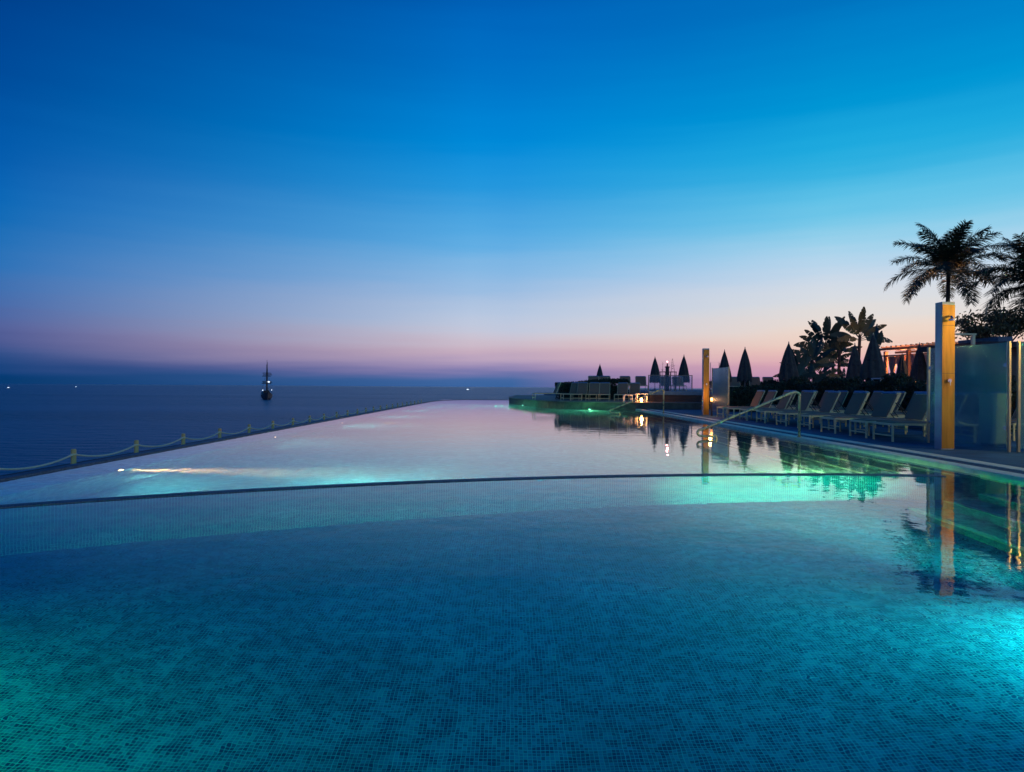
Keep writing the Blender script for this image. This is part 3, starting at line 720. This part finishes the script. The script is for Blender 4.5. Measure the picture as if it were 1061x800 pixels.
fp = [(855,45,.8,3.1,1.55,9,'tallest left banana plant with a broad fan crown',1,0,1),
 (889,43,.8,3.6,1.45,8,'tall slender banana plant standing right of the others',2,.1,1),
 (869,44,.8,2.7,1.1,4,'banana plant tucked between the two tallest',3,.05,1),
 (845,41,.8,1.9,1.2,6,'mid height banana plant at the left of the clump',4,-.2,1),
 (831,40,.8,1.2,1.1,6,'low banana plant at the left end of the clump',5,-.2,1),
 (838,39,.8,.5,1.0,7,'low bushy banana plant in front of the clump',6,0,1.1),
 (863,44.5,.8,2.0,1.2,6,'banana plant half hidden behind the tallest left one',21,0,1),
 (850,42,.8,1.3,1.1,7,'bushy banana plant below the tallest left one',22,0,1),
 (823,37,.8,.7,.9,6,'lowest banana plant directly right of the broad closed parasol',23,0,1),
 (874,39,.8,.5,.7,6,'short banana plant between the two trunks in the middle',7,0,1),
 (905,34,.8,2.2,1.0,3,'narrow banana plant whose upright leaf tops the largest parasol',8,.12,.16),
 (897,42,.8,.7,.9,6,'low banana plant beside the largest closed parasol',9,0,1)]
for a in fp: fan_plant(a[0],a[1],a[2],a[3],a[4],a[5]+(5 if a[5]>5 else 0),a[6],a[7],a[8],a[9])

# broadleaf tree right of the shower
def tree(x, y, z0, h, w, hh, n, lab, seed, s=.16):
    rnd = random.Random(seed)
    r = empty('broadleaf_tree', (x,y,z0), label=lab, cat='tree', group='broadleaf trees at the right')
    b = MB().tube([(0,0,0),(.05,0,h*.5),(0,.05,h)], [.13,.10,.07], 9)
    cl = []
    for k in range(11):
        a = rnd.uniform(0,2*PI); rr = w*rnd.uniform(.35,.95); c = Vector((math.cos(a)*rr, math.sin(a)*rr, h + hh*rnd.uniform(0,.85))); cl.append(c)
        b.tube([(0,0,h*.8),(c.x*.5,c.y*.5,h+(c.z-h)*.35),tuple(c)], [.05,.03,.012], 5)
    b.build('trunk', M['trunk'], r, smooth=True)
    m = MB()
    def fn():
        c = rnd.choice(cl); q = Vector((rnd.gauss(0,.42),rnd.gauss(0,.42),rnd.gauss(0,.22)))*w*.55; return c+q
    leaf_quads(m, fn, n, s, rnd); m.build('crown', M['leafw'], r, fixn=False)
tree(wx(1014,29), 29, .8, 2.6, 1.1, .9, 1500, 'broadleaf tree with warm lit leaves between palm and roof', 5)
tree(wx(1040,32), 32, .8, 2.6, 1.6, 1.2, 2600, 'darker broadleaf tree below the second palm', 6, .18)
tree(wx(990,40), 40, .8, 1.4, 1.0, .7, 900, 'small dark tree just right of the near shower column', 8)

# ------------------------------------------------------------------ pergola and canopy roofs
r = empty('pergola', (0,0,.8), label='timber pergola with pink curtains left of the near shower column', cat='pergola')
D0, D1 = 44., 38.; xa, xb = wx(914,44), wx(985,38)
pa, pb = Vector((xa,44,0)), Vector((xb,38,0))
zt = 2.75
off = Vector((3.0, 3.2, 0))
MB().bar(pa+Vector((-.3,.02,zt)), pb+Vector((.5,0,zt)), .14, .22).build('beam', M['wood'], r)
MB().bar(pa+off+Vector((-.3,0,zt)), pb+off+Vector((.5,0,zt)), .14, .22).build('beam', M['wood'], r)
MB().bar(pa+Vector((-.3,0,zt-.42)), pb+Vector((.5,0,zt-.42)), .08, .10).build('curtain_rail', M['wood'], r)
for k in range(14):
    p = pa.lerp(pb, k/13); MB().bar(p+Vector((-.1,-.1,zt+.16)), p+off+Vector((0,0,zt+.16)), .07, .09).build('rafter', M['wood'], r)
for u in (.06, .42, .78):
    p = pa.lerp(pb, u); MB().box(p.x-.10,p.x+.10,p.y-.1,p.y+.1,0,zt-.12).build('post', M['wood'], r)
    q = p+off; MB().box(q.x-.10,q.x+.10,q.y-.1,q.y+.1,0,zt-.12).build('post', M['wood'], r)
def curtain(u, w, parent):
    p = pa.lerp(pb, u); m = MB(); n = 20; dr = (pb-pa).normalized(); nr = Vector((-dr.y, dr.x, 0)); rows = []
    for j, (z, sp) in enumerate(((zt-.46,1),(zt-1.0,.8),(zt-1.55,.38),(zt-1.7,.36),(.1,.62))):
        rows.append([p + dr*(k/n-.5)*w*sp + nr*(.05*math.sin(k*1.9)) + Vector((0,-.0,z)) for k in range(n+1)])
    for j in range(4):
        for k in range(n): m.face([rows[j][k],rows[j][k+1],rows[j+1][k+1],rows[j+1][k]])
    m.build('curtain', M['curtain'], parent, smooth=True, fixn=False)
for u in (.17,.30,.52,.66,.88): curtain(u, .9, r)
c = (pa+pb)/2 + off*.5
q1, q2, q3, q4 = pa+off*.93, pb+off*.93, pb+off*.95, pa+off*.95
m = MB(); m.prism([(q1.x,q1.y),(q2.x,q2.y),(q3.x,q3.y),(q4.x,q4.y)], .05, 2.3); m.build('back_wall', M['darkwall'], r)
light('bulb','POINT',(c.x-1.2,c.y-.6,zt-.7),(1,.42,.16),420,r,r=.12)
light('bulb','POINT',(pb.x-.4,pb.y-1.2,zt+.3),(1,.45,.14),240,r,r=.12)
# second canopy at the right
r = empty('cloth_canopy', (0,0,.8), label='blue grey flat canopy roof on posts right of the near shower column', cat='canopy')
xa, xb = wx(992,30), wx(1040,28)
MB().box(xa, xb, 27.5, 30, 1.94, 2.36).build('valance', M['roof'], r, bevel=.02)
for px in (xa+.1, xb-.1):
    for y in (27.6, 29.9): MB().box(px-.05,px+.05,y-.05,y+.05,0,1.93).build('post', M['wood'], r)
r = empty('signal_post', (wx(1008,24),24,.8), label='pale post with a crossbar standing before the blue canopy', cat='post')
MB().box(-.05,.05,-.05,.05,0,2.13).build('shaft', M['cream'], r, bevel=.008); MB().box(-.62,.10,-.03,.03,2.131,2.19).build('crossbar', M['cream'], r, bevel=.006)
r = empty('bar_pavilion', (wx(1068,26),28,.8), label='dark roofed pavilion at the right edge behind the glass screen', cat='pavilion')
MB().prism([(-1.9,-2),(3,-2),(3,2),(-1.9,2)], 1.84, 2.06).build('roof', M['rooftile'], r, bevel=.02)
MB().box(-1.5,2.8,-1.5,1.6,0,1.83).build('wall', M['darkwall'], r)
MB().box(-1.2,-.2,-1.53,-1.502,.7,1.5).build('window', M['dark'], r)
# unseen lamp on an added post, for the warm light on shower and loungers
def added_lamp_post(x, y, z, lab, watts):
    r = empty('added_lamp', (x,y,z), label=lab, cat='lamp post', group='added lamp posts by the deck')
    MB().lathe([(.07,0),(.07,.03),(.03,.05),(.025,2.3)], 12).build('post', M['dark'], r)
    MB().lathe([(.05,2.301),(.09,2.34),(.09,2.36)], 12).lathe([(.10,2.60),(.03,2.70)], 12).build('cage', M['dark'], r)
    MB().lathe([(.05,2.361),(.075,2.42),(.075,2.53),(.05,2.599)], 12).build('lamp_glass', M['warm'], r, smooth=True)
    light('bulb','SPOT',(-.16,-.0,2.48),(1,.42,.06),watts,r,r=.1,rot=(-2.9,2.95,-1.0),spot=R(48)); light('bulb','POINT',(-.2,.1,2.48),(1,.82,.22),170,r,r=.1)
added_lamp_post(10.2, 8.2, .021, 'added warm lamp post just outside the right edge lighting the near shower', 85)

r = empty('bollard_lamp', (wx(737.5,24.1),24.1,.021), label='small low bollard lamp at the foot of the far shower column', cat='bollard lamp')
MB().lathe([(.045,0),(.035,.02),(.03,.52)], 12).lathe([(.05,.64),(.02,.67)], 12).build('shaft', M['dark'], r)
MB().lathe([(.035,.521),(.045,.55),(.04,.639)], 12).build('lamp_glass', M['candle'], r, smooth=True)
light('bulb','POINT',(-.12,-.25,.8),(1,.48,.12),16,r,r=.05)

# ------------------------------------------------------------------ boats
def ship():
    d = 481.; r = empty('sailing_ship', (wx(276.5,d), d, -9), R(-68), label='dark three masted sailing ship with a white lamp out at sea', cat='sailing ship')
    m = MB(); L_, B = 15., 4.0; rows = []
    for k in range(13):
        u = k/12; x = -L_ + 2*L_*u; w = B*(math.sin(PI*min(1, u*.80+.16)))**.6 if u < .98 else .25; dk = 3.4 + 1.9*abs(2*u-1)**2.2
        rows.append([(x,-w,dk),(x,-w*.9,1.4),(x,-w*.35,-.8),(x,w*.35,-.8),(x,w*.9,1.4),(x,w,dk)])
    for a, b in zip(rows[:-1], rows[1:]):
        for j in range(5): m.face([a[j],a[j+1],b[j+1],b[j]])
        m.face([a[5],a[0],b[0],b[5]])
    m.face(rows[0]); m.face(rows[-1])
    m.build('hull', M['hull'], r, smooth=False)
    MB().box(-12,-5,-2,2,4.1,6.3).box(2,5,-1.4,1.4,3.6,5.2).build('deckhouse', M['hull'], r)
    for x, h in ((-9,25),(0,28),(9,26)):
        MB().tube([(x,0,3),(x,0,h*.6),(x,0,h)], [.26,.2,.1], 8).build('mast', M['mast'], r)
        for z, l in ((h*.45,3.2),(h*.66,3.0)):
            y = MB().tube([(x+.3,-l,z),(x+.3,l,z)], .17, 6).build('yard', M['mast'], r)
            MB().tube([(x+.3,-l*.9,z+.28),(x+.3,0,z+.36),(x+.3,l*.9,z+.28)], .12, 6).build('furled_sail', M['sail'], y)
    MB().tube([(16,0,5),(24,0,8)], [.3,.12], 6).build('bowsprit', M['mast'], r)
    m = MB()
    for x, h in ((-9,24),(0,27),(9,25)):
        for s in (-1,1):
            for dx in (-1.5,): m.tube([(x+dx,s*3.7,4),(x,0,h*.8)], .025, 4)
    m.tube([(24,0,8),(9,0,25.5)], .03, 4).build('rigging', M['mast'], r)
    MB().lathe([(.3,0),(.9,.4),(1.0,.9),(.3,1.3)], 10, c=(1.2,1.0,11.6)).build('mast_lamp', M['boatw'], r)
    for x, y in ((-8,3.6),(10,-3.0)): MB().lathe([(.2,0),(.4,.2),(.2,.5)], 8, c=(x,y,6.4)).build('deck_lamp', M['boatw'], r)
ship()
def boat(px, d, s, lab, sail):
    r = empty('distant_boat', (wx(px,d), d, -9), R(20), label=lab, cat='boat', group='tiny lit boats near the horizon')
    m = MB(); rows = []
    for k in range(7):
        u = k/6; x = (-6+12*u)*s; w = 1.8*s*(1-u**3)**.5 if u < 1 else .05; rows.append([(x,-w,1.6*s+.5*u*s),(x,-w*.5,-.3*s),(x,w*.5,-.3*s),(x,w,1.6*s+.5*u*s)])
    for a, b in zip(rows[:-1], rows[1:]):
        for j in range(3): m.face([a[j],a[j+1],b[j+1],b[j]])
        m.face([a[3],a[0],b[0],b[3]])
    m.face(rows[0]); m.face(rows[-1]); m.build('hull', M['white'], r)
    MB().box(-3.5*s,1.5*s,-1.2*s,1.2*s,1.7*s,3.2*s).build('cabin', M['boatw'], r)
    if sail: MB().tube([(0,0,1.7*s),(0,0,11*s)], .16*s, 6).build('mast', M['white'], r)
boat(9, 1500, .6, 'tiny white lit sailing boat at the far left horizon', True)
boat(79, 2200, .6, 'faint lit boat on the horizon left of the ship', False)
boat(485, 1900, 1.0, 'tiny lit motor boat on the horizon right of the ship', False)

# ------------------------------------------------------------------ dusk sky
wd = bpy.data.worlds.new('World'); sc.world = wd; wd.use_nodes = True
nt = wd.node_tree; N, L = nt.nodes.new, nt.links.new
bg = nt.nodes['Background']
tc = N('ShaderNodeTexCoord'); sp = N('ShaderNodeSeparateXYZ'); L(tc.outputs['Generated'], sp.inputs[0])
def mth(op, a, b=None, clamp=False):
    n = N('ShaderNodeMath'); n.operation = op; n.use_clamp = clamp
    for i, v in enumerate((a, b)):
        if v is None: continue
        if hasattr(v, 'links'): L(v, n.inputs[i])
        else: n.inputs[i].default_value = v
    return n.outputs[0]
el = mth('ARCSINE', sp.outputs[2])
rad = mth('SQRT', mth('ADD', mth('MULTIPLY', sp.outputs[0], sp.outputs[0]), mth('ADD', mth('MULTIPLY', sp.outputs[1], sp.outputs[1]), 1e-6)))
az = mth('DIVIDE', sp.outputs[0], rad)                 # sine of the bearing
# slight cloud bank near the horizon
cmb = N('ShaderNodeCombineXYZ'); L(mth('MULTIPLY', az, 3.0), cmb.inputs[0]); L(mth('MULTIPLY', el, 46.), cmb.inputs[1]); L(mth('MULTIPLY', sp.outputs[1], 2.), cmb.inputs[2])
nz = N('ShaderNodeTexNoise'); nz.inputs['Scale'].default_value = 1.2; nz.inputs['Detail'].default_value = 5; L(cmb.outputs[0], nz.inputs['Vector'])
wob = mth('MULTIPLY', mth('SUBTRACT', nz.outputs['Fac'], .5), .026)
t = mth('DIVIDE', mth('ADD', el, wob), R(60), True)
def ramp(stops, dx=0.):
    r = N('ShaderNodeValToRGB'); r.color_ramp.interpolation = 'CARDINAL'; L(t, r.inputs[0])
    e = r.color_ramp.elements
    while len(e) > 1: e.remove(e[-1])
    first = True
    for dy, c in stops:
        p = math.degrees(math.atan(dy/math.hypot(F, dx)))/60 if dy < 3000 else 1.
        if first: e[0].position = p; k = e[0]; first = False
        else: k = e.new(p)
        k.color = (*lin(c), 1)
    return r.outputs[0]
# (pixels above the horizon in the photograph, colour)
left = ramp([(0,(2,55,108)),(12,(4,60,118)),(30,(40,76,136)),(50,(74,90,150)),(75,(68,100,164)),(115,(44,110,180)),(160,(14,106,182)),(215,(0,94,176)),(300,(0,77,157)),(410,(0,61,137)),(700,(0,40,105)),(4000,(0,30,90))], 530)
cent = ramp([(0,(58,100,158)),(8,(80,108,164)),(15,(126,124,174)),(25,(176,156,188)),(40,(202,180,196)),(60,(194,200,220)),(100,(158,190,226)),(140,(108,177,228)),(190,(58,158,223)),(245,(8,140,217)),(310,(0,120,203)),(400,(0,96,182)),(700,(0,60,140)),(4000,(0,40,110))])
right = ramp([(0,(190,130,165)),(10,(206,152,178)),(27,(226,174,180)),(48,(238,206,192)),(76,(228,220,216)),(120,(196,216,234)),(165,(134,204,234)),(220,(66,182,227)),(290,(6,153,214)),(400,(0,116,192)),(700,(0,82,160)),(4000,(0,50,120))], 330)
def mr(v, a, b, c, d):
    n = N('ShaderNodeMapRange'); n.clamp = True; n.interpolation_type = 'SMOOTHSTEP' if False else 'LINEAR'
    L(v, n.inputs[0]); 
    for i, q in zip((1,2,3,4), (a,b,c,d)): n.inputs[i].default_value = q
    return n.outputs[0]
def mix(f, a, b):
    n = N('ShaderNodeMix'); n.data_type = 'RGBA'; L(f, n.inputs[0]); L(a, n.inputs[6]); L(b, n.inputs[7]); return n.outputs[2]
m1 = mix(mr(az, -.62, -.06, 0, 1), left, cent)
m2 = mix(mr(az, .0, .42, 0, 1), m1, right)
L(m2, bg.inputs['Color']); bg.inputs['Strength'].default_value = 1.0

# afterglow: the sun is just below the horizon to the right, so only a faint broad glow is left
s = bpy.data.lights.new('sun', 'SUN'); s.energy = .02; s.angle = R(25); s.color = (1,.62,.55)
so = bpy.data.objects.new('sun', s); col.objects.link(so); so.rotation_euler = Vector((-.75,-.62,-.06)).to_track_quat('-Z','Y').to_euler()

# ------------------------------------------------------------------ camera
cam = bpy.data.cameras.new('camera'); cam.sensor_width = 36; cam.lens = F/1061*36; cam.clip_end = 60000; cam.clip_start = .05
co = bpy.data.objects.new('camera', cam); col.objects.link(co)
co.matrix_world = Matrix.Translation((0,0,1.0)) @ Matrix.Rotation(R(90+.08), 4, 'X') @ Matrix.Rotation(R(.378), 4, 'Z')
sc.camera = co
vs = sc.view_settings; vs.view_transform = 'Standard'; vs.look = 'None'; vs.gamma = 1; vs.exposure = 0; vs.use_curve_mapping = False
sc.render.engine = 'CYCLES'; cy = sc.cycles
cy.max_bounces = 10; cy.transmission_bounces = 8; cy.glossy_bounces = 5; cy.diffuse_bounces = 3
cy.caustics_reflective = True; cy.caustics_refractive = True; cy.blur_glossy = .3; cy.sample_clamp_indirect = 0
cy.use_denoising = True

# ------------------------------------------------------------------ body of the lit water: suspended scatter makes the lamp beams visible
m_, nt_, b_ = newmat('pool_water_body')
nt_.nodes.remove(b_); pv = nt_.nodes.new('ShaderNodeVolumePrincipled'); pv.inputs['Density'].default_value = .2; pv.inputs['Color'].default_value = (.9,1,1,1); pv.inputs['Anisotropy'].default_value = .3
nt_.links.new(pv.outputs[0], nt_.nodes['Material Output'].inputs['Volume'])
bx_ = [-4.63 + 9.8*k/24 for k in range(25)]
o = MB().prism([(x, arc_y(x, RR+.20)) for x in bx_] + [(5.17, 30.5), (-4.63, 30.5)], -1.38, -.012).build('pool_water_body', m_); tag(o, kind='stuff')
